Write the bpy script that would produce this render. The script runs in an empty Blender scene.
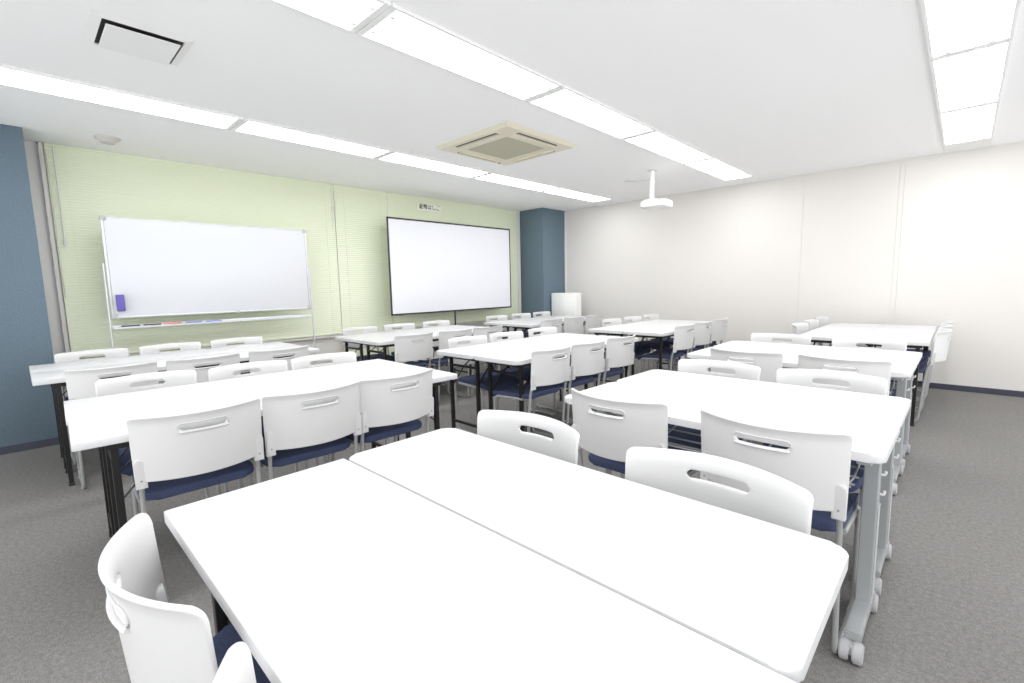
import bpy, bmesh, math, random
from mathutils import Vector, Matrix
random.seed(7)
PI = math.pi
S = bpy.context.scene
C = S.collection
H_CAM = 1.24
CEIL = 2.54
WX = -5.84            # window wall plane
BY = 6.96             # far beige wall plane
RX = 1.9             # right end of floor and ceiling; no wall, open to the world light
FY = -1.9             # end behind the photographer; no wall, open to the world light
TT = 0.72             # table top height
K = .963              # survey of the table plan was taken at 0.70; this brings it to 0.72

# ---------------------------------------------------------------- materials
def mat(name, col, rough=0.5, metal=0.0, noise=None, bump=None, emit=None, spec=0.5, var=None):
    m = bpy.data.materials.new(name); m.use_nodes = True
    nt = m.node_tree; n = nt.nodes; l = nt.links
    b = n['Principled BSDF']
    b.inputs['Base Color'].default_value = (*col, 1)
    b.inputs['Roughness'].default_value = rough
    b.inputs['Metallic'].default_value = metal
    b.inputs['Specular IOR Level'].default_value = spec
    if emit:
        b.inputs['Emission Color'].default_value = (*emit[0], 1)
        b.inputs['Emission Strength'].default_value = emit[1]
    tc = n.new('ShaderNodeTexCoord')
    if var:                                   # (scale, second colour)
        t = n.new('ShaderNodeTexNoise'); t.inputs['Scale'].default_value = var[0]
        t.inputs['Detail'].default_value = var[2] if len(var) > 2 else 4
        r = n.new('ShaderNodeValToRGB')
        r.color_ramp.elements[0].position = 0.36; r.color_ramp.elements[1].position = 0.64
        r.color_ramp.elements[0].color = (*col, 1); r.color_ramp.elements[1].color = (*var[1], 1)
        l.new(tc.outputs['Object'], t.inputs['Vector']); l.new(t.outputs['Fac'], r.inputs['Fac'])
        l.new(r.outputs['Color'], b.inputs['Base Color'])
    if bump:                                  # (scale, strength)
        t = n.new('ShaderNodeTexNoise'); t.inputs['Scale'].default_value = bump[0]; t.inputs['Detail'].default_value = 3
        bp = n.new('ShaderNodeBump'); bp.inputs['Strength'].default_value = bump[1]; bp.inputs['Distance'].default_value = 0.003
        l.new(tc.outputs['Object'], t.inputs['Vector']); l.new(t.outputs['Fac'], bp.inputs['Height'])
        l.new(bp.outputs['Normal'], b.inputs['Normal'])
    return m

M = {}
M['top'] = mat('white_laminate', (.70, .70, .705), .42, bump=(300, .03))
M['edge'] = mat('white_edge_band', (.7, .7, .7), .45)
M['plastic'] = mat('white_plastic', (.70, .695, .69), .42, bump=(400, .04))
M['navy'] = mat('navy_fabric', (.045, .060, .128), .9, bump=(500, .5), var=(180, (.060, .077, .158)))
M['silver'] = mat('grey_painted_steel', (.42, .425, .42), .38, .25)
M['greymetal'] = mat('silver_grey_leg', (.42, .435, .44), .4, .15)
M['greyplastic'] = mat('grey_caster_plastic', (.50, .50, .51), .5)
M['black'] = mat('black_painted_steel', (.012, .011, .011), .35)
M['darkgrey'] = mat('dark_plastic', (.03, .03, .03), .5)
M['ceiling'] = mat('ceiling_board', (.95, .945, .945), .9, bump=(60, .03), var=(1.5, (.945, .945, .94)))
M['beige'] = mat('beige_wall_panel', (.775, .748, .715), .75, bump=(90, .04), var=(2, (.768, .745, .715)))
M['beigeframe'] = mat('greige_window_frame', (.70, .67, .64), .5)
M['trimwhite'] = mat('pale_trim', (.78, .77, .74), .5)
M['blue'] = mat('blue_pillar_paper', (.125, .180, .225), .9, bump=(120, .4), var=(90, (.15, .205, .25)))
M['blind'] = mat('pale_green_blind', (.86, .905, .71), .5)
M['base'] = mat('navy_grey_skirting', (.055, .058, .085), .5)
M['board'] = mat('whiteboard_enamel', (.69, .70, .73), .3)
M['screen'] = mat('projection_fabric', (.79, .80, .84), .8)
M['frameblk'] = mat('screen_border', (.03, .027, .03), .5)
M['alu'] = mat('aluminium', (.70, .71, .73), .35, .3)
M['ac'] = mat('cream_ac_panel', (.76, .71, .57), .5)
M['acgrille'] = mat('ac_grille', (.55, .53, .42), .6)
M['dark'] = mat('slot_shade_and_sensor', (.03, .027, .025), .7)  # near-black holds the shade inside openings; also the sensor's own colour
M['purple'] = mat('purple_felt_case', (.13, .10, .42), .5)
M['felt'] = mat('grey_felt', (.3, .29, .3), .9)
M['red'] = mat('red_marker', (.75, .18, .18), .4)
M['mblue'] = mat('blue_marker', (.16, .22, .60), .4)
M['mblack'] = mat('black_marker', (.05, .05, .06), .4)
M['paper'] = mat('sign_card', (.95, .94, .86), .7)
M['ink'] = mat('sign_ink', (.09, .11, .06), .7)
M['smoke'] = mat('detector_plastic', (.62, .60, .56), .6)
M['cabinet'] = mat('white_cabinet_steel', (.92, .92, .91), .4)
M['fixture'] = mat('fixture_enamel', (.86, .86, .85), .4)
M['tube'] = mat('lit_diffuser', (.95, .95, .95), .5, emit=((.985, .99, 1.0), 8.6))

def carpet():
    m = bpy.data.materials.new('grey_loop_carpet'); m.use_nodes = True
    nt = m.node_tree; n = nt.nodes; l = nt.links; b = n['Principled BSDF']
    b.inputs['Roughness'].default_value = .95; b.inputs['Specular IOR Level'].default_value = .15
    tc = n.new('ShaderNodeTexCoord')
    def noise(s, d):
        t = n.new('ShaderNodeTexNoise'); t.inputs['Scale'].default_value = s; t.inputs['Detail'].default_value = d
        l.new(tc.outputs['Object'], t.inputs['Vector']); return t
    a, c, w = noise(210, 3), noise(55, 4), noise(1.1, 3)
    def mix(t, o, f, blend='ADD'):
        x = n.new('ShaderNodeMixRGB'); x.blend_type = blend; x.inputs['Fac'].default_value = f
        l.new(o, x.inputs[1]); l.new(t, x.inputs[2]); return x.outputs['Color']
    r = n.new('ShaderNodeValToRGB'); e = r.color_ramp.elements
    e[0].position, e[1].position = .30, .70
    e[0].color = (.120, .113, .107, 1); e[1].color = (.315, .305, .295, 1)
    s1 = mix(c.outputs['Fac'], a.outputs['Fac'], .35, 'MIX'); s2 = mix(w.outputs['Fac'], s1, .10, 'MIX')
    l.new(s2, r.inputs['Fac']); l.new(r.outputs['Color'], b.inputs['Base Color'])
    bp = n.new('ShaderNodeBump'); bp.inputs['Strength'].default_value = .6; bp.inputs['Distance'].default_value = .004
    l.new(s1, bp.inputs['Height']); l.new(bp.outputs['Normal'], b.inputs['Normal'])
    return m
M['carpet'] = carpet()

# ---------------------------------------------------------------- mesh helpers
def new_bm(): return bmesh.new()

def box(bm, x0, x1, y0, y1, z0, z1, bev=0, seg=2, rot=None, at=None):
    r = bmesh.ops.create_cube(bm, size=1.0)
    vs = r['verts']
    m = Matrix.Translation(((x0+x1)/2, (y0+y1)/2, (z0+z1)/2)) @ Matrix.Diagonal((x1-x0, y1-y0, z1-z0, 1))
    bmesh.ops.transform(bm, matrix=m, verts=vs)
    if bev > 0:
        es = list({e for v in vs for e in v.link_edges})
        rr = bmesh.ops.bevel(bm, geom=es, offset=bev, segments=seg, affect='EDGES', profile=.5)
        vs = list({v for f in rr['faces'] for v in f.verts} | {v for v in vs if v.is_valid})
    if rot is not None:
        bmesh.ops.transform(bm, matrix=Matrix.Translation(at) @ rot @ Matrix.Translation(-Vector(at)), verts=vs)
    return vs

def prism(bm, pts, z0, z1, bev=0, seg=2):
    """vertical prism over an outline in x,y"""
    lo = [bm.verts.new((x, y, z0)) for x, y in pts]; hi = [bm.verts.new((x, y, z1)) for x, y in pts]
    n = len(pts)
    bm.faces.new(lo[::-1]); top = bm.faces.new(hi)
    for i in range(n): bm.faces.new((lo[i], lo[(i+1) % n], hi[(i+1) % n], hi[i]))
    if bev:
        es = [e for e in bm.edges if (e.verts[0] in lo and e.verts[1] in lo) or (e.verts[0] in hi and e.verts[1] in hi)]
        bmesh.ops.bevel(bm, geom=es, offset=bev, segments=seg, affect='EDGES', profile=.5)

def rrect(x0, x1, y0, y1, r, n=5):
    out = []
    for cx, cy, a0 in ((x1-r, y1-r, 0), (x0+r, y1-r, 90), (x0+r, y0+r, 180), (x1-r, y0+r, 270)):
        for i in range(n+1):
            a = math.radians(a0 + 90*i/n); out.append((cx+r*math.cos(a), cy+r*math.sin(a)))
    return out

def cyl(bm, p0, p1, r0, r1=None, n=16, caps=True):
    p0, p1 = Vector(p0), Vector(p1); r1 = r0 if r1 is None else r1
    d = p1 - p0
    res = bmesh.ops.create_cone(bm, cap_ends=caps, segments=n, radius1=r0, radius2=r1, depth=d.length)
    q = Vector((0, 0, 1)).rotation_difference(d.normalized()).to_matrix().to_4x4()
    bmesh.ops.transform(bm, matrix=Matrix.Translation((p0+p1)/2) @ q, verts=res['verts'])
    return res['verts']

def smooth_path(pts, r=.04, n=5):
    pts = [Vector(p) for p in pts]; out = [pts[0]]
    for i in range(1, len(pts)-1):
        a, b, c = pts[i-1], pts[i], pts[i+1]
        d0, d1 = (a-b), (c-b); k = min(r, d0.length*.45, d1.length*.45)
        s, e = b+d0.normalized()*k, b+d1.normalized()*k
        for j in range(n+1):
            t = j/n; out.append(s*(1-t)**2 + b*2*t*(1-t) + e*t*t)
    out.append(pts[-1]); return out

def tube(bm, pts, rx, ry=None, n=10, closed=False, side=None):
    """sweep an ellipse along a path; side fixes the rx direction"""
    ry = rx if ry is None else ry
    pts = [Vector(p) for p in pts]; m = len(pts); rings = []
    for i, p in enumerate(pts):
        if closed: t = (pts[(i+1) % m]-pts[i-1]).normalized()
        else: t = (pts[min(i+1, m-1)]-pts[max(i-1, 0)]).normalized()
        s = Vector(side) if side else (Vector((0, 0, 1)) if abs(t.z) < .9 else Vector((1, 0, 0)))
        s = (s - t*s.dot(t)).normalized(); u = t.cross(s)
        rings.append([bm.verts.new(p + s*rx*math.cos(2*PI*k/n) + u*ry*math.sin(2*PI*k/n)) for k in range(n)])
    for i in range(m if closed else m-1):
        a, b = rings[i], rings[(i+1) % m]
        for k in range(n): bm.faces.new((a[k], a[(k+1) % n], b[(k+1) % n], b[k]))
    if not closed:
        bm.faces.new(rings[0][::-1]); bm.faces.new(rings[-1])

def link(name, bm, m, parent=None, smooth=True, angle=40):
    bmesh.ops.recalc_face_normals(bm, faces=bm.faces)
    me = bpy.data.meshes.new(name); bm.to_mesh(me); bm.free()
    me.materials.append(m)
    if smooth:
        me.shade_smooth()
        try: me.set_sharp_from_angle(angle=math.radians(angle))
        except Exception: pass
    o = bpy.data.objects.new(name, me); C.objects.link(o)
    if parent: o.parent = parent
    return o

def tag(o, label=None, cat=None, group=None, kind=None):
    if label: o['label'] = label
    if cat: o['category'] = cat
    if group: o['group'] = group
    if kind: o['kind'] = kind
    return o

def thing(name, label, cat, loc=(0, 0, 0), rz=0, group=None):
    o = bpy.data.objects.new(name, None); C.objects.link(o)
    o.location = loc; o.rotation_euler = (0, 0, rz); o.empty_display_size = .1
    return tag(o, label, cat, group)

def copy_tree(o, parent=None):
    c = o.copy(); C.objects.link(c)
    if parent: c.parent = parent
    for ch in o.children: copy_tree(ch, c)
    return c

def structure(name, bm, m, **k):
    o = link(name, bm, m, **k); o['kind'] = 'structure'; return o

# ---------------------------------------------------------------- the room
bm = new_bm(); box(bm, WX-.15, RX+.15, FY-.15, BY+.15, -.12, 0); structure('floor', bm, M['carpet'], smooth=False)
bm = new_bm(); box(bm, WX-.15, RX+.15, FY-.15, BY+.15, CEIL, CEIL+.12); structure('ceiling', bm, M['ceiling'], smooth=False)
bm = new_bm(); box(bm, WX-.12, WX, FY, BY, 0, CEIL); structure('wall_left', bm, M['beige'], smooth=False)
bm = new_bm()
# far wall: cladding panels with narrow joints
box(bm, WX, RX, BY+.006, BY+.12, 0, CEIL)
# joints
edges = [WX, -1.53, -.596, -.552, RX]
for a, b in zip(edges, edges[1:]):
    box(bm, a+.0011, b-.0011, BY, BY+.008, 0, CEIL, bev=.0008, seg=1)
structure('wall_back', bm, M['beige'], smooth=False)
bm = new_bm(); box(bm, -5.26, RX, BY-.009, BY, 0, .062, bev=.002, seg=1); structure('baseboard_back', bm, M['base'], smooth=False)
bm = new_bm(); box(bm, WX, WX+.009, .19, 6.25, 0, .062, bev=.002, seg=1); structure('baseboard_left', bm, M['base'], smooth=False)
# shadow gap strip where the far wall meets the ceiling
bm = new_bm(); box(bm, -5.25, RX, BY-.012, BY, CEIL-.012, CEIL); structure('trim_1', bm, M['trimwhite'], smooth=False)
# pillars covered in blue paper
bm = new_bm(); box(bm, WX, -5.39, FY, .17, 0, CEIL, bev=.004, seg=2); structure('wall_pillar_left', bm, M['blue'])
bm = new_bm(); box(bm, WX, -5.27, 6.335, BY, 0, CEIL, bev=.004, seg=2); structure('wall_pillar_back', bm, M['blue'])
bm = new_bm()
box(bm, -5.39, -5.381, FY, .17, 0, .06); structure('baseboard_pillar_left', bm, M['base'], smooth=False)
bm = new_bm()
box(bm, WX, -5.261, 6.326, 6.335, 0, .06); box(bm, -5.27, -5.261, 6.335, BY-.01, 0, .06)
structure('baseboard_pillar_back', bm, M['base'], smooth=False)
# pale upright trims at both ends of the window wall and beside the back pillar
bm = new_bm(); box(bm, WX, WX+.05, 6.255, 6.325, .0, CEIL, bev=.003); structure('trim_2', bm, M['trimwhite'], smooth=False)
bm = new_bm(); box(bm, -5.27, -5.25, BY-.02, BY, 0.07, CEIL-.015); structure('trim_3', bm, M['trimwhite'], smooth=False)
bm = new_bm(); box(bm, WX, WX+.045, .262, .292, .62, CEIL-.002, bev=.003); structure('trim_4', bm, M['beigeframe'], smooth=False)
# window sill ledge under the blinds and the boxed post under the second blind
bm = new_bm(); box(bm, WX, WX+.05, .27, 2.88, .625, .655, bev=.003); structure('trim_5', bm, M['beigeframe'], smooth=False)
bm = new_bm(); box(bm, WX, WX+.05, 3.64, 6.25, .625, .655, bev=.003); structure('trim_6', bm, M['beigeframe'], smooth=False)
# ceiling strip that continues the right lamp channel to the wall
bm = new_bm(); box(bm, -.24, .105, 6.53, BY-.012, CEIL-.008, CEIL, bev=.002); structure('trim_7', bm, M['fixture'], smooth=False)

# ---------------------------------------------------------------- blinds
def blind(y0, y1, zb, label):
    t = thing('window_blind', label, 'blind', (WX+.045, (y0+y1)/2, zb), 0, 'pale green window blinds')
    h = CEIL-.003-zb; w = (y1-y0)/2
    bm = new_bm(); box(bm, -.022, .008, -w, w, h-.020, h, bev=.003); link('headrail', bm, M['blind'], t)
    bm = new_bm(); z = .03; P = .0245
    while z < h-.022:
        # a gently cambered slat, tilted almost shut
        pr = []
        for k in range(4):
            s = -1+2*k/3; pr.append((-.0035*s + .0022*(1-s*s), z + .0128*s))
        th = .0006
        lo = [[bm.verts.new((x+o, yy, zz)) for (x, zz) in pr] for yy in (-w, w) for o in (0,)]
        hi = [[bm.verts.new((x-th, yy, zz)) for (x, zz) in pr] for yy in (-w, w)]
        for k in range(3):
            bm.faces.new((lo[0][k], lo[1][k], lo[1][k+1], lo[0][k+1]))
            bm.faces.new((hi[0][k], hi[0][k+1], hi[1][k+1], hi[1][k]))
        for e in (0, 1):
            bm.faces.new((lo[e][0], lo[e][1], lo[e][2], lo[e][3], hi[e][3], hi[e][2], hi[e][1], hi[e][0]))
        bm.faces.new((lo[0][0], lo[1][0], hi[1][0], hi[0][0])); bm.faces.new((lo[0][3], lo[1][3], hi[1][3], hi[0][3]))
        z += P
    link('slats', bm, M['blind'], t, smooth=False)
    bm = new_bm(); box(bm, -.012, .012, -w, w, 0, .022, bev=.003); link('bottom_rail', bm, M['blind'], t)
    bm = new_bm()
    n = max(2, int(2*w/.6))
    for i in range(n):
        yy = -w+.12+(2*w-.24)*i/(n-1)
        cyl(bm, (.012, yy, .02), (.012, yy, h-.03), .0012, n=6)
    link('ladder_cord', bm, M['blind'], t)
    return t
b1 = blind(.300, 2.876, .66, 'wide pale green slatted blind hanging behind the whiteboard')
b2 = blind(2.884, 3.638, .10, 'narrow pale green blind reaching the floor between whiteboard and projection screen')
b3 = blind(3.646, 6.245, .66, 'wide pale green slatted blind hanging behind the projection screen')
bm = new_bm(); cyl(bm, (.03, -1.235, 1.05), (.03, -1.235, 1.85), .006, n=8); cyl(bm, (.03, -1.235, 1.0), (.03, -1.235, 1.05), .009, n=8)
link('wand', bm, M['trimwhite'], b1)
bm = new_bm(); cyl(bm, (.03, 1.25, 1.35), (.03, 1.25, 1.83), .004, n=8); cyl(bm, (.03, 1.25, 1.52), (.03, 1.25, 1.60), .008, n=8)
link('wand', bm, M['trimwhite'], b1)
bm = new_bm(); cyl(bm, (.03, .05-1.33, .55), (.03, .05-1.33, 1.82), .003, n=8)
link('pull_cord', bm, M['beigeframe'], b1)

# evacuation sign clipped to the top of the blind
sg = thing('evacuation_sign', 'small cream sign with Japanese lettering above the projection screen', 'sign', (WX+.078, 4.33, 2.395), 0)
bm = new_bm(); box(bm, -.003, .003, -.215, .215, -.05, .05, bev=.001); link('sign_card', bm, M['paper'], sg, smooth=False)
for q in (-.135, .135):
    bm = new_bm(); box(bm, -.006, .006, q-.015, q+.015, .045, .062); link('clip', bm, M['trimwhite'], sg, smooth=False)
tx = bpy.data.curves.new('sign_text', 'FONT'); tx.body = '\u907f\u96e3\u306f\u3057\u3054'; tx.size = .076; tx.extrude = .0006; tx.offset = .0012
tx.align_x = 'CENTER'; tx.align_y = 'CENTER'
to = bpy.data.objects.new('tmp', tx); C.objects.link(to)
bpy.context.view_layer.update()
dg = bpy.context.evaluated_depsgraph_get()
tme = bpy.data.meshes.new_from_object(to.evaluated_get(dg)); bpy.data.objects.remove(to)
tme.materials.clear(); tme.materials.append(M['ink'])
to = bpy.data.objects.new('lettering', tme); C.objects.link(to); to.parent = sg
to.location = (.0045, 0, 0); to.rotation_euler = (PI/2, 0, PI/2)

# ---------------------------------------------------------------- ceiling lamps
def lamp(x, y, label, group='recessed ceiling lamps', ln=1.30, w=.345):
    t = thing('ceiling_lamp', label, 'ceiling lamp', (x, y, CEIL), 0, group)
    l = ln/2; hw = w/2
    bm = new_bm()
    box(bm, -hw, -hw+.018, -l+.004, l-.004, -.016, 0, bev=.002); box(bm, hw-.018, hw, -l+.004, l-.004, -.016, 0, bev=.002)
    box(bm, -hw+.018, hw-.018, -l+.004, -l+.038, -.014, 0, bev=.002); box(bm, -hw+.018, hw-.018, l-.038, l-.004, -.014, 0, bev=.002)
    link('frame', bm, M['fixture'], t, smooth=False)
    bm = new_bm(); box(bm, -hw+.018, hw-.018, -l+.038, l-.038, -.011, -.004); link('diffuser', bm, M['tube'], t, smooth=False)
    for s in (-1, 1):
        for e in (-1, 1):
            bm = new_bm(); box(bm, s*.09-.012, s*.09+.012, e*(l-.055)-.012, e*(l-.055)+.012, -.017, -.010, bev=.003)
            link('lamp_holder', bm, M['fixture'], t, smooth=False)
rows = [(-4.19, 'row nearest the window blinds', range(5)), (-2.16, 'middle row', range(5)), (-.065, 'right-hand row', range(1, 5))]
ordn = ['nearest', 'second', 'third', 'fourth', 'farthest']
for x, nm, rg in rows:
    for i in rg:
        k = ordn[i] if len(rg) == 5 else ['nearest', 'second', 'third', 'farthest'][i-1]
        lamp(x, .68+1.298*i, 'lit recessed ceiling lamp, %s of the %s' % (k, nm))
lamp(-.065, .68, 'lit recessed ceiling lamp directly above the photographer, out of view')
lamp(-2.16, -.618, 'lit recessed ceiling lamp behind the photographer, out of view')

# ---------------------------------------------------------------- ceiling fittings
t = thing('air_conditioner', 'square cream ceiling cassette air conditioner between two lamp rows', 'air conditioner', (-3.19, 3.315, CEIL))
bm = new_bm()
# panel built as a ring with four bevelled sides around the grille
hw, iw = .475, .265
def ring_panel(bm, hw, iw, z0, z1, drop):
    for s in range(4):
        R = Matrix.Rotation(s*PI/2, 4, 'Z')
        P = [(-hw, -hw, z1), (hw, -hw, z1), (hw-.03, -hw+.03, z0), (-hw+.03, -hw+.03, z0), (-iw, -iw, z0-drop), (iw, -iw, z0-drop), (iw, -iw, z1), (-iw, -iw, z1)]
        v = [bm.verts.new(R @ Vector(p)) for p in P]
        bm.faces.new((v[0], v[1], v[2], v[3])); bm.faces.new((v[3], v[2], v[5], v[4])); bm.faces.new((v[4], v[5], v[6], v[7])); bm.faces.new((v[7], v[6], v[1], v[0]))
    bmesh.ops.remove_doubles(bm, verts=bm.verts, dist=.0001)
ring_panel(bm, hw, iw, -.030, 0, .004)
link('panel', bm, M['ac'], t, smooth=False)
for s in range(4):
    R = Matrix.Rotation(s*PI/2, 4, 'Z')
    bm = new_bm(); box(bm, -.262, .262, -.400, -.366, -.034, -.026)
    bmesh.ops.transform(bm, matrix=R, verts=bm.verts); link('air_outlet_shade', bm, M['dark'], t, smooth=False)  # flat dark strip, the slot's inner shade is put into its colour
    bm = new_bm(); box(bm, -.257, .257, -.386, -.370, -.0355, -.0335)
    bmesh.ops.transform(bm, matrix=R, verts=bm.verts); link('louvre', bm, M['acgrille'], t, smooth=False)
    bm = new_bm(); box(bm, -.272, .272, -.364, -.345, -.045, -.028, bev=.004)
    bmesh.ops.transform(bm, matrix=R, verts=bm.verts); link('deflector', bm, M['ac'], t, smooth=False)
bm = new_bm(); box(bm, -.262, .262, -.262, .262, -.028, -.004)
for i in range(24):
    a = -.25+.5*i/23
    box(bm, a-.004, a+.004, -.25, .25, -.033, -.027); 
for i in range(12):
    a = -.25+.5*i/11
    box(bm, -.25, .25, a-.003, a+.003, -.0315, -.027)
link('intake_grille', bm, M['acgrille'], t, smooth=False)
bm = new_bm(); cyl(bm, (-.395, .30, -.038), (-.395, .30, -.03), .012); link('sensor', bm, M['dark'], t)

t = thing('ceiling_vent', 'square ceiling air vent with a lowered white plate and dark gap', 'vent', (-3.185, .578, CEIL))
bm = new_bm()
o_, i_ = .205, .165
for s in range(4):
    R = Matrix.Rotation(s*PI/2, 4, 'Z')
    v = [bm.verts.new(R @ Vector(p)) for p in [(-o_, -o_, 0), (o_, -o_, 0), (i_, -i_, -.012), (-i_, -i_, -.012), (-i_, -i_, 0), (i_, -i_, 0)]]
    bm.faces.new((v[0], v[1], v[2], v[3])); bm.faces.new((v[3], v[2], v[5], v[4])); bm.faces.new((v[4], v[5], v[1], v[0]))
bmesh.ops.remove_doubles(bm, verts=bm.verts, dist=.0001)
link('vent_frame', bm, M['fixture'], t, smooth=False)
bm = new_bm(); box(bm, -.165, .165, -.165, .165, -.004, 0); link('vent_throat_shade', bm, M['dark'], t, smooth=False)  # no hole in the ceiling: dark plate painted as the opening's shade
bm = new_bm(); box(bm, -.158, .142, -.150, .150, -.026, -.020, bev=.002); link('vent_plate', bm, M['fixture'], t, smooth=False)
for sx in (-.11, .10):
    for sy in (-.11, .11): bm = new_bm(); cyl(bm, (sx, sy, -.025), (sx, sy, -.003), .004, n=8); link('hanger', bm, M['alu'], t)

t = thing('smoke_detector', 'round grey smoke detector on the ceiling near the left blind', 'smoke detector', (-5.30, .67, CEIL))
bm = new_bm(); cyl(bm, (0, 0, -.012), (0, 0, 0), .085, .09, 32); link('detector_base', bm, M['smoke'], t)
bm = new_bm(); cyl(bm, (0, 0, -.042), (0, 0, -.012), .05, .075, 32); link('detector_head', bm, M['smoke'], t)

# projector on its ceiling pole
t = thing('projector', 'white projector hanging from the ceiling on a white pole', 'projector', (-2.72, 5.27, CEIL), math.radians(4))
bm = new_bm(); cyl(bm, (0, 0, -.012), (0, 0, 0), .055, .055, 24); link('ceiling_plate', bm, M['alu'], t)
bm = new_bm(); cyl(bm, (0, 0, -.345), (0, 0, -.01), .026, .026, 20); cyl(bm, (0, 0, -.16), (0, 0, -.13), .031, .031, 20); link('pole', bm, M['cabinet'], t)
bm = new_bm(); box(bm, -.075, .075, -.06, .06, -.357, -.335, bev=.004); link('mount_bracket', bm, M['cabinet'], t)
pb = None
bm = new_bm(); prism(bm, rrect(-.11, .19, -.10, .18, .035), -.425, -.357, bev=.012, seg=3); pb = link('projector_body', bm, M['cabinet'], t)
bm = new_bm(); cyl(bm, (-.135, .10, -.39), (-.10, .10, -.39), .028, .032, 20); link('lens', bm, M['darkgrey'], pb)
bm = new_bm()
for i in range(7): box(bm, .188, .192, -.05+i*.025, -.038+i*.025, -.41, -.375)
link('air_grille', bm, M['acgrille'], pb, smooth=False)
bm = new_bm(); tube(bm, smooth_path([(-.02, -.01, -.105), (-.16, -.03, -.112), (-.30, -.10, -.10)], .06), .0035, n=8); link('cable', bm, M['greyplastic'], t)

# ---------------------------------------------------------------- whiteboard and screen
XB = WX+.35
t = thing('whiteboard', 'large white mobile whiteboard on a stand before the green blinds', 'whiteboard', (XB, 1.47, 0))
bm = new_bm(); box(bm, -.008, .008, -.872, .872, 1.032, 1.900, bev=.003); link('board_panel', bm, M['board'], t)
bm = new_bm()
for s in (-1, 1):
    box(bm, -.011, .011, s*.883-.009, s*.883+.009, 1.025, 1.907, bev=.003)
box(bm, -.011, .011, -.88, .88, 1.020, 1.034, bev=.003); box(bm, -.011, .011, -.88, .88, 1.898, 1.912, bev=.003)
link('board_frame', bm, M['alu'], t)
for sy in (-.875, .875):
    for z in (1.035, 1.897):
        bm = new_bm(); box(bm, -.014, .016, sy-.022, sy+.022, z-.020, z+.020, bev=.008, seg=3); link('corner_cap', bm, M['greyplastic'], t)
bm = new_bm(); box(bm, -.014, .016, .10, .145, 1.012, 1.040, bev=.006); link('tray_clip', bm, M['greyplastic'], t)
for s in (-1, 1):
    bm = new_bm(); tube(bm, [(0, s*.908, .07), (0, s*.908, 1.50)], .0085, .0085, 12); cyl(bm, (0, s*.908, 1.50), (0, s*.908, 1.507), .008)
    link('stand_post', bm, M['alu'], t)
    bm = new_bm(); tube(bm, [(-.26, s*.908, .06), (.22, s*.908, .06)], .014, .017, 12); ft = link('stand_foot', bm, M['alu'], t)
    for sx in (-.24, .20):
        bm = new_bm(); cyl(bm, (sx, s*.908-.012, .024), (sx, s*.908+.012, .024), .024, n=20); link('caster', bm, M['darkgrey'], ft)
bm = new_bm(); tube(bm, [(0, -.90, .40), (0, .90, .40)], .011, .014, 12); link('crossbar', bm, M['alu'], t)
bm = new_bm(); box(bm, .0, .075, -.895, .87, .925, .934, bev=.002); box(bm, .069, .075, -.895, .87, .934, .941, bev=.002); box(bm, 0, .008, -.895, .87, .934, .955, bev=.002)
link('pen_tray', bm, M['board'], t)
def marker(y, m, label):
    t = thing('marker_pen', label, 'marker pen', (XB+.038, y, .9345), 0, 'markers on the whiteboard tray')
    bm = new_bm(); cyl(bm, (0, -.035, .009), (0, .065, .009), .009, n=14); link('barrel', bm, m, t)
    bm = new_bm(); cyl(bm, (0, -.069, .009), (0, -.0355, .009), .0098, .0098, 14); link('cap', bm, m, t)
marker(.70, M['mblack'], 'black marker pen lying at the left end of the whiteboard tray')
marker(.86, M['mblack'], 'black marker pen beside the red one on the whiteboard tray')
marker(1.02, M['red'], 'red marker pen lying on the whiteboard tray')
marker(1.19, M['mblue'], 'blue marker pen beside the red one on the whiteboard tray')
marker(1.36, M['mblue'], 'rightmost blue marker pen on the whiteboard tray')
t = thing('board_eraser', 'purple whiteboard eraser stuck to the lower left of the board', 'eraser', (XB+.009, .645, 1.155))
bm = new_bm(); box(bm, 0, .030, -.027, .027, -.072, .072, bev=.003); link('felt_pad', bm, M['felt'], t)
bm = new_bm(); box(bm, .030, .056, -.029, .029, -.074, .074, bev=.009, seg=3); link('eraser_grip', bm, M['purple'], t)

t = thing('projection_screen', 'white projection screen with a thin black border on a floor stand', 'projection screen', (XB, 4.585, 0))
hy, z0, z1 = 1.155, .868, 2.160
bm = new_bm(); box(bm, -.003, .003, -hy+.02, hy-.02, z0+.02, z1-.02); link('screen_fabric', bm, M['screen'], t, smooth=False)
bm = new_bm()
for s in (-1, 1): box(bm, -.006, .006, s*(hy-.010)-.011, s*(hy-.010)+.011, z0, z1, bev=.002)
box(bm, -.006, .006, -hy, hy, z0, z0+.022, bev=.002); box(bm, -.006, .006, -hy, hy, z1-.022, z1, bev=.002)
link('screen_border', bm, M['frameblk'], t, smooth=False)
bm = new_bm(); cyl(bm, (-.03, -.04, .06), (-.03, -.04, 2.10), .013, n=14); link('stand_pole', bm, M['darkgrey'], t)
for a in (150, 270, 30):
    ca, sa = math.cos(math.radians(a)), math.sin(math.radians(a))
    bm = new_bm(); tube(bm, [(-.03, -.04, .42), (-.03+ca*.30, -.04+sa*.42, .010)], .009, n=8)
    link('tripod_leg', bm, M['darkgrey'], t)

# white cabinet in the far corner
t = thing('storage_cabinet', 'low white cabinet in the far corner beside the blue pillar', 'cabinet', (-4.975, 6.60, 0))
bm = new_bm(); box(bm, -.266, .266, -.09, .06, .04, 1.088, bev=.004); link('cabinet_body', bm, M['cabinet'], t)
bm = new_bm(); box(bm, -.25, .25, -.07, .05, 0, .04); link('plinth', bm, M['greyplastic'], t, smooth=False)
bm = new_bm(); box(bm, -.258, .258, -.100, -.0905, .06, 1.07, bev=.003); link('door', bm, M['cabinet'], t)

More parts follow.
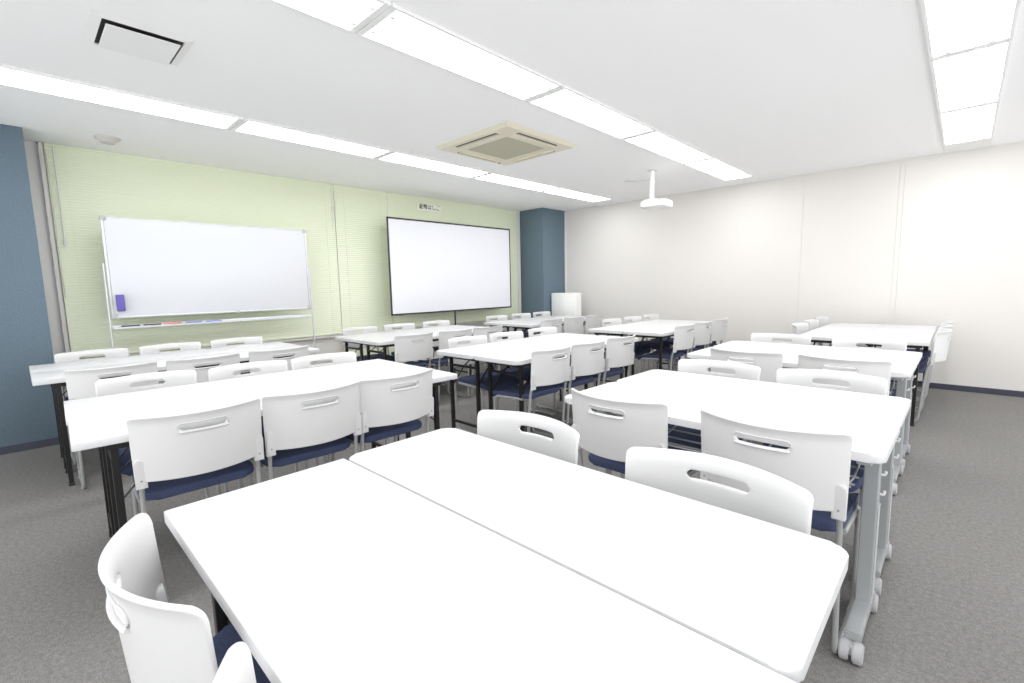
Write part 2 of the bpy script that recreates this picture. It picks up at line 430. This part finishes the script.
# ---------------------------------------------------------------- chair
def surf(u, z):
    """centre surface of the chair back: u across, z up (chair faces +y)"""
    W = .224; k = u/W
    v = (z-.49)/.29
    y = -.085*(1-k*k) + .020*max(0, 1-v)**1.2
    if z > .750: y -= .30*(z-.750)**1.0*((z-.750)/.035)
    return Vector((u*(.975+.025*max(0, v)), y, z))

def back_mesh():
    bm = new_bm(); W = .224; ZT, ZB = .786, .532; r = .015
    s, sb, st = .080, .718, .742
    us = sorted(set([-W+W*2*i/28 for i in range(29)]))
    us = [u for u in us if abs(abs(u)-s) > .009 and abs(abs(u)-(s-.009)) > .006] + [-s, s, -s+.009, s-.009]
    us = sorted(us)
    zs = [ZB, .537, .545, .56, .58, .60, .63, .66, .69, .705, sb, sb+.008, st-.008, st, .754, .761, .767, .773, .778, .783, ZT]
    V = {}
    for j, z in enumerate(zs):
        hw = W
        if z > ZT-r: hw = W-r+math.sqrt(max(0, r*r-(z-(ZT-r))**2))
        rb = .012
        if z < ZB+rb: hw = W-rb+math.sqrt(max(0, rb*rb-((ZB+rb)-z)**2))
        for i, u in enumerate(us):
            inner = abs(u) <= s+.001
            uu = u if inner else math.copysign(s + (abs(u)-s)*(hw-s)/(W-s), u)
            V[i, j] = bm.verts.new(surf(uu, z))
    for j in range(len(zs)-1):
        for i in range(len(us)-1):
            zc = (zs[j]+zs[j+1])/2; uc = (us[i]+us[i+1])/2
            q = [V[i, j], V[i+1, j], V[i+1, j+1], V[i, j+1]]
            if sb < zc < st and abs(uc) < s:
                if abs(uc) > s-.009 and (zc < sb+.008 or zc > st-.008):
                    lo = zc < sb+.008; right = uc > 0
                    if lo: tri = [q[0], q[1], q[2]] if right else [q[0], q[1], q[3]]
                    else: tri = [q[1], q[2], q[3]] if right else [q[0], q[2], q[3]]
                    bm.faces.new(tri)
                continue
            bm.faces.new(q)
    loose = [v for v in bm.verts if not v.link_faces]
    bmesh.ops.delete(bm, geom=loose, context='VERTS')
    bmesh.ops.recalc_face_normals(bm, faces=bm.faces)
    me = bpy.data.meshes.new('b'); bm.to_mesh(me); bm.free()
    o = bpy.data.objects.new('b', me); C.objects.link(o)
    m = o.modifiers.new('s', 'SOLIDIFY'); m.thickness = .010; m.offset = 0; m.use_even_offset = True
    m = o.modifiers.new('v', 'BEVEL'); m.width = .0032; m.segments = 2; m.limit_method = 'ANGLE'; m.angle_limit = math.radians(50)
    bpy.context.view_layer.update()
    ev = o.evaluated_get(bpy.context.evaluated_depsgraph_get())
    out = bmesh.new(); out.from_mesh(bpy.data.meshes.new_from_object(ev))
    bpy.data.objects.remove(o)
    # raised rim around the grip slot, deepest under it
    ring = []
    for (cu, cz, a0) in ((s-.010, st-.010, 0), (-s+.010, st-.010, 90), (-s+.010, sb+.010, 180), (s-.010, sb+.010, 270)):
        for i in range(4):
            a = math.radians(a0+90*i/3); p = surf(cu+.015*math.cos(a), cz+.015*math.sin(a))
            ring.append(p + Vector((0, -.007, 0)))
    full = []
    for i in range(len(ring)):
        a, b = ring[i], ring[(i+1) % len(ring)]
        n = 6 if (b-a).length > .04 else 1
        for k in range(n):
            q = a.lerp(b, k/n)
            qs = surf(q.x/(.975+.025*max(0, (q.z-.49)/.29)), q.z); full.append(Vector((qs.x, qs.y-.0065, qs.z)))
    tube(out, full, .0022, .003, 8, closed=True)
    lip = []
    for i in range(9):
        u = -s-.002+(2*s+.004)*i/8
        q = surf(u, sb-.005); lip.append(Vector((q.x, q.y-.0085, q.z)))
    tube(out, lip, .0035, .0055, 8)
    return out

def make_chair():
    t = thing('stacking_chair', 'x', 'chair')
    link('backrest', back_mesh(), M['plastic'], t, angle=45)
    for s in (-1, 1):
        bm = new_bm()
        # long bracket that takes the frame tube, rounded at its top
        q = surf(s*.203, .55)
        pts = []
        for i in range(9):
            a = PI*i/8; pts.append((.018*math.cos(a), .605+.018*math.sin(a)))
        pts += [(-.018, .508), (.018, .508)]
        fr = [bm.verts.new((s*.2025+x, surf(s*.203, z).y-.0115, z)) for i, (x, z) in enumerate(pts)]
        bk = [bm.verts.new((s*.2025+x, surf(s*.203, z).y+.012, z)) for x, z in pts]
        bm.faces.new(fr); bm.faces.new(bk[::-1])
        for i in range(len(pts)): bm.faces.new((fr[i], fr[(i+1) % len(pts)], bk[(i+1) % len(pts)], bk[i]))
        bmesh.ops.bevel(bm, geom=[e for e in bm.edges if e.verts[0] in fr and e.verts[1] in fr], offset=.004, segments=2, affect='EDGES')
        br = link('bracket', bm, M['plastic'], t, angle=50)
        bm = new_bm(); y = surf(s*.2025, .54).y
        cyl(bm, (s*.2025, y-.0128, .540), (s*.2025, y-.009, .540), .0035, n=10); link('screw', bm, M['felt'], br)
        # sled frame: bracket > floor > runner > front upright > under the seat
        bm = new_bm(); x = s*.205
        path = smooth_path([(s*.2025, surf(s*.2025, .50).y, .56), (s*.2025, .035, .47), (x, .070, .011), (x, .425, .011), (x, .390, .412), (x, .105, .425)], .045, 6)
        tube(bm, path, .0085, .0105, 12, side=(1, 0, 0))
        lg = link('leg', bm, M['silver'], t)
        for yy in (.125, .375):
            bm = new_bm(); box(bm, x-.011, x+.011, yy-.014, yy+.014, 0, .012, bev=.003); link('glide', bm, M['greyplastic'], lg)
    bm = new_bm()
    for yy, z in ((.120, .417), (.375, .400)): tube(bm, [(-.20, yy, z), (.20, yy, z)], .008, n=10)
    for xx in (-.09, .09): tube(bm, [(xx, .115, .417), (xx, .380, .400)], .007, n=8)
    link('seat_frame', bm, M['silver'], t)
    # padded seat: rounded plan, waterfall front
    bm = new_bm()
    out = rrect(-.203, .203, .060, .450, .05, 6)
    prism(bm, out, .424, .458, bev=.012, seg=3)
    bmesh.ops.triangulate(bm, faces=[f for f in bm.faces if len(f.verts) > 8])
    for v in bm.verts:
        if v.co.y > .36: v.co.z -= .55*(v.co.y-.36)**2/.1
        v.co.z += .10*(v.co.x**2)
    link('seat', bm, M['navy'], t, angle=60)
    return t

chair0 = make_chair()
first = [True]
def place(x, y, face, label, jit=1.2):
    """x,y = middle of the backrest top edge chord; face = heading in degrees of the sitter (90 = +y)"""
    if first[0]: o = chair0; first[0] = False
    else: o = copy_tree(chair0)
    o.location = (x, y, 0); o.rotation_euler = (0, 0, math.radians(face-90+random.uniform(-jit, jit)))
    o['label'] = label; o['category'] = 'chair'; o['group'] = 'white stacking chairs around the tables'
    return o

# ---------------------------------------------------------------- tables
def folding_table(name_label, cx, cy, L, W, rz=0, r=.004, group='black-legged folding tables'):
    """long axis along local y"""
    cx, cy, L, W = cx*K, cy*K, L*K, W*K
    t = thing('folding_table', name_label, 'table', (cx, cy, 0), rz, group)
    l, w = L/2, W/2
    bm = new_bm(); prism(bm, rrect(-w, w, -l, l, r, 5 if r > .01 else 2), TT-.030, TT, bev=.0025, seg=2)
    link('tabletop', bm, M['top'], t, angle=30)
    bm = new_bm()
    for s in (-1, 1): box(bm, s*(w-.055)-.010, s*(w-.055)+.010, -l+.09, l-.09, TT-.060, TT-.0305)
    for s in (-1, 1): box(bm, -w+.065, w-.065, s*(l-.09)-.010, s*(l-.09)+.010, TT-.060, TT-.0305)
    link('apron_frame', bm, M['black'], t, smooth=False)
    for e in (-1, 1):
        ye = e*(l-.115)
        for s in (-1, 1):
            xe = s*(w-.070)
            bm = new_bm(); box(bm, xe-.0125, xe+.0125, ye-.0125, ye+.0125, .012, TT-.0605, bev=.002)
            lg = link('leg', bm, M['black'], t, smooth=False)
            bm = new_bm(); box(bm, xe-.015, xe+.015, ye-.015, ye+.015, 0, .020, bev=.003); link('foot_cap', bm, M['darkgrey'], lg, smooth=False)
            bm = new_bm(); tube(bm, [(xe-s*.018, ye-e*.002, TT-.28), (xe-s*.018, ye-e*.12, TT-.15), (xe-s*.018, ye-e*.26, TT-.058)], .004, .009, 6)
            link('brace', bm, M['black'], t, smooth=False)
        bm = new_bm(); box(bm, -w+.083, w-.083, ye-.009, ye+.009, .115, .135, bev=.002); link('crossbar', bm, M['black'], t, smooth=False)
        bm = new_bm(); box(bm, -w+.083, w-.083, ye-.009, ye+.009, TT-.13, TT-.112, bev=.002)
        link('top_rail', bm, M['black'], t, smooth=False)
    return t

def caster_table(label, cx, cy, L, W, rz=0, colo=.055, inset=.055):
    """long axis along local x"""
    cx, cy, L, W = cx*K, cy*K, L*K, W*K
    t = thing('caster_table', label, 'table', (cx, cy, 0), rz, 'grey-legged tables on casters')
    l, w = L/2, W/2
    bm = new_bm(); prism(bm, rrect(-l, l, -w, w, .035, 6), TT-.028, TT, bev=.006, seg=3)
    link('tabletop', bm, M['top'], t, angle=30)
    bm = new_bm(); box(bm, -l+.11, l-.11, colo-.03, colo+.03, TT-.075, TT-.0285, bev=.003); link('beam', bm, M['greymetal'], t, smooth=False)
    bm = new_bm()
    for yy, zz in ((-.17, .585), (-.09, .565), (0, .56), (.09, .565), (.17, .585)): tube(bm, [(-l+inset+.03, yy, zz), (l-inset-.03, yy, zz)], .004, n=8)
    for xx in (-l+.10, -.2, .2, l-.10): tube(bm, smooth_path([(xx, -.17, .640), (xx, -.17, .582), (xx, 0, .556), (xx, .17, .582), (xx, .17, .640)], .02), .004, n=8)
    link('under_shelf', bm, M['greymetal'], t)
    for e in (-1, 1):
        xe = e*(l-inset)
        bm = new_bm(); box(bm, xe-.022, xe+.022, colo-.03, colo+.03, .095, TT-.045, bev=.004)
        box(bm, xe-.020, xe+.020, -w+.05, w-.05, TT-.055, TT-.0285, bev=.004)
        col = link('column', bm, M['greymetal'], t, smooth=False)
        for z in (.50, .57, .635):
            bm = new_bm(); tube(bm, smooth_path([(xe+e*.024, colo, z), (xe+e*.036, colo, z), (xe+e*.036, colo, z+.014)], .006, 3), .004, n=8)
            link('hook', bm, M['cabinet'], col)
        bm = new_bm(); box(bm, xe+min(e*.022, e*.026), xe+max(e*.022, e*.026), colo-.022, colo+.022, .13, .46, bev=.001); link('column_cover', bm, M['greyplastic'], col, smooth=False)
        bm = new_bm()
        # foot bar, taller in the middle
        P = [(-w+.070, .064), (-w+.070, .092), (-.06, .108), (.04+colo, .108), (w-.070, .092), (w-.070, .064), (.06, .070), (-.06, .070)]
        a = [bm.verts.new((xe-.024, y, z)) for y, z in P]; b = [bm.verts.new((xe+.024, y, z)) for y, z in P]
        bm.faces.new(a); bm.faces.new(b[::-1])
        for i in range(len(P)): bm.faces.new((a[i], b[i], b[(i+1) % len(P)], a[(i+1) % len(P)]))
        bmesh.ops.recalc_face_normals(bm, faces=bm.faces)
        bmesh.ops.bevel(bm, geom=list(bm.edges), offset=.004, segments=2, affect='EDGES')
        ft = link('foot', bm, M['greymetal'], t, smooth=False)
        for s in (-1, 1):
            yc = s*(w-.062)
            cs = bpy.data.objects.new('caster', None)
            bm = new_bm()
            box(bm, xe-.007, xe+.007, yc-.020, yc+.020, .028, .062, bev=.003)
            cyl(bm, (xe, yc-s*.012, .045), (xe, yc-s*.012, .064), .010, n=12)
            cy_ = link('caster', bm, M['greyplastic'], ft)
            for q in (-1, 1):
                bm = new_bm(); vs = cyl(bm, (xe+q*.004, yc, .034), (xe+q*.031, yc, .034), .034, n=24)
                if q < 0:
                    pass
                bmesh.ops.bevel(bm, geom=[ed for ed in bm.edges if len(ed.link_faces) == 2 and ed.calc_face_angle() > 1], offset=.004, segments=2, affect='EDGES')
                # keep the tread on the floor
                mz = min(v.co.z for v in bm.verts)
                for v in bm.verts: v.co.z -= mz
                wh = link('wheel', bm, M['greyplastic'], cy_)
            bpy.data.objects.remove(cs)
    return t

D = math.radians
# foreground pair
folding_table('black-legged folding table filling the foreground, closest to the camera', -.525, .4385, 1.76, .475, D(-90))
caster_table('grey-legged table with rounded corners, behind the seam of the foreground pair', -.770, .898, 1.285, .430, D(0), inset=.13)
# right-hand row
caster_table('nearer half of the second grey-legged table pair on the right', -.752, 2.006, 1.235, .474, D(-.3))
caster_table('farther half of the second grey-legged table pair on the right', -.752, 2.482, 1.235, .474, D(-.3))
caster_table('nearer half of the third grey-legged table pair on the right', -.830, 3.690, 1.30, .515, D(-.2))
caster_table('farther half of the third grey-legged table pair on the right', -.830, 4.207, 1.30, .515, D(-.2))
folding_table('left half of the long table pair at the beige wall, far right', -.893, 6.03, 1.78, .478, 0)
folding_table('right half of the long table pair at the beige wall, far right', -.410, 6.03, 1.78, .478, 0)
def pair(cx, cy, L, W, rz, la, lb, r=.004, slide=0):
    c, s = math.cos(rz), math.sin(rz); o = W/4
    folding_table(la, cx-o*c, cy-o*s, L, W/2-.001, rz, r)
    folding_table(lb, cx+o*c-slide*s, cy+o*s+slide*c, L, W/2-.001, rz, r)
pair(-2.765, .980, 1.765, .980, D(-2.2), 'window-side half of the front-left long table pair', 'camera-side half of the front-left long table pair', slide=.006)
pair(-4.70, .945, 1.85, .960, D(0), 'window-side half of the long table pair before the whiteboard', 'room-side half of the long table pair before the whiteboard')
pair(-2.745, 3.30, 1.77, .960, D(0), 'window-side half of the rounded black-legged pair in the room centre', 'camera-side half of the rounded black-legged pair in the room centre', .04)
pair(-4.66, 3.34, 1.80, .960, D(0), 'window-side half of the table pair before the projection screen', 'room-side half of the table pair before the projection screen', .04)
pair(-2.74, 5.55, 1.79, .960, D(0), 'window-side half of the table pair beneath the projector', 'right-hand half of the table pair beneath the projector', .04)
pair(-4.63, 5.62, 1.80, .960, D(0), 'window-side half of the table pair beside the blue corner pillar', 'room-side half of the table pair beside the blue corner pillar', .04)

# ---------------------------------------------------------------- chairs
W3 = ('left', 'middle', 'right')
def row(pts, face, side, table, words):
    for (x, y), w in zip(pts, words):
        place(x, y, face, 'white chair, %s on the %s of %s' % (w, side, table))
T2 = ('left one of two', 'right one of two'); T3 = ('left of three', 'middle of three', 'right of three')
row([(-.995, .148), (-.440, .164)], 90, 'camera side', 'the foreground table', T2)
row([(-1.040, 1.130), (-.425, 1.122)], -90, 'far side', 'the foreground table', T2)
row([(-1.005, 1.665), (-.432, 1.668)], 90, 'near side', 'the second right-hand table', T2)
row([(-.965, 2.652), (-.442, 2.655)], -90, 'far side', 'the second right-hand table', T2)
row([(-1.012, 3.275), (-.480, 3.275)], 90, 'near side', 'the third right-hand table', T2)
row([(-1.075, 4.335), (-.487, 4.335)], -90, 'far side', 'the third right-hand table', T2)
TR = ('nearest of three', 'middle of three', 'farthest of three')
row([(-1.155, 5.50), (-1.155, 6.02), (-1.155, 6.52)], 0, 'left side', 'the far right table', TR)
row([(-.138, 5.40), (-.138, 5.95), (-.138, 6.48)], 180, 'right side', 'the far right table', TR)
row([(-2.178, .460), (-2.168, .918), (-2.160, 1.366)], 177, 'near side', 'the front-left table', T3)
row([(-3.235, .465), (-3.170, .960), (-3.148, 1.430)], -2, 'window side', 'the front-left table', T3)
row([(-3.885, .385), (-3.860, .880), (-3.870, 1.395)], 180, 'near side', 'the whiteboard table', T3)
row([(-5.016, .385), (-5.014, .905), (-5.014, 1.430)], 0, 'window side', 'the whiteboard table', T3)
row([(-2.130, 2.640), (-2.125, 3.100), (-2.120, 3.580)], 180, 'near side', 'the central black-legged table', T3)
row([(-3.155, 2.740), (-3.135, 3.215), (-3.150, 3.770)], 0, 'window side', 'the central black-legged table', T3)
row([(-3.880, 2.665), (-3.860, 3.175), (-3.850, 3.640)], 180, 'near side', 'the projection screen table', T3)
row([(-5.080, 2.750), (-5.070, 3.280), (-5.040, 3.830)], 0, 'window side', 'the projection screen table', T3)
row([(-2.130, 4.880), (-2.125, 5.350), (-2.120, 5.830)], 180, 'near side', 'the table beneath the projector', T3)
row([(-3.180, 5.160), (-3.150, 5.640), (-3.140, 6.130)], 0, 'window side', 'the table beneath the projector', T3)
row([(-3.900, 4.840), (-3.890, 5.320), (-3.900, 5.840)], 180, 'near side', 'the corner pillar table', T3)
row([(-5.060, 4.975), (-5.060, 5.520), (-5.050, 6.020)], 0, 'window side', 'the corner pillar table', T3)

# ---------------------------------------------------------------- world, camera, look
w = bpy.data.worlds.new('world'); S.world = w; w.use_nodes = True
w.node_tree.nodes['Background'].inputs[0].default_value = (.97, .985, 1, 1)
w.node_tree.nodes['Background'].inputs[1].default_value = 2.05  # added light through the open sides, standing in for unseen daylight

cam = bpy.data.cameras.new('camera'); co = bpy.data.objects.new('camera', cam); C.objects.link(co)
yaw, p, r = .763, .119, -.021
f = Vector((-math.sin(yaw)*math.cos(p), math.cos(yaw)*math.cos(p), -math.sin(p)))
rt = Vector((math.cos(yaw), math.sin(yaw), 0)); up = rt.cross(f)
c, s = math.cos(r), math.sin(r)
R_, U_ = rt*c+up*s, -rt*s+up*c
m = Matrix((R_, U_, -f)).transposed().to_4x4(); m.translation = (0, 0, H_CAM)
co.matrix_world = m
cam.sensor_width = 36; cam.lens = 36*471.05/1024; cam.clip_start = .02; cam.clip_end = 60
S.camera = co
S.view_settings.view_transform = 'Standard'; S.view_settings.look = 'None'
S.view_settings.gamma = 1; S.view_settings.use_curve_mapping = False
S.view_settings.exposure = 0.04
S.cycles.max_bounces = 12; S.cycles.diffuse_bounces = 8
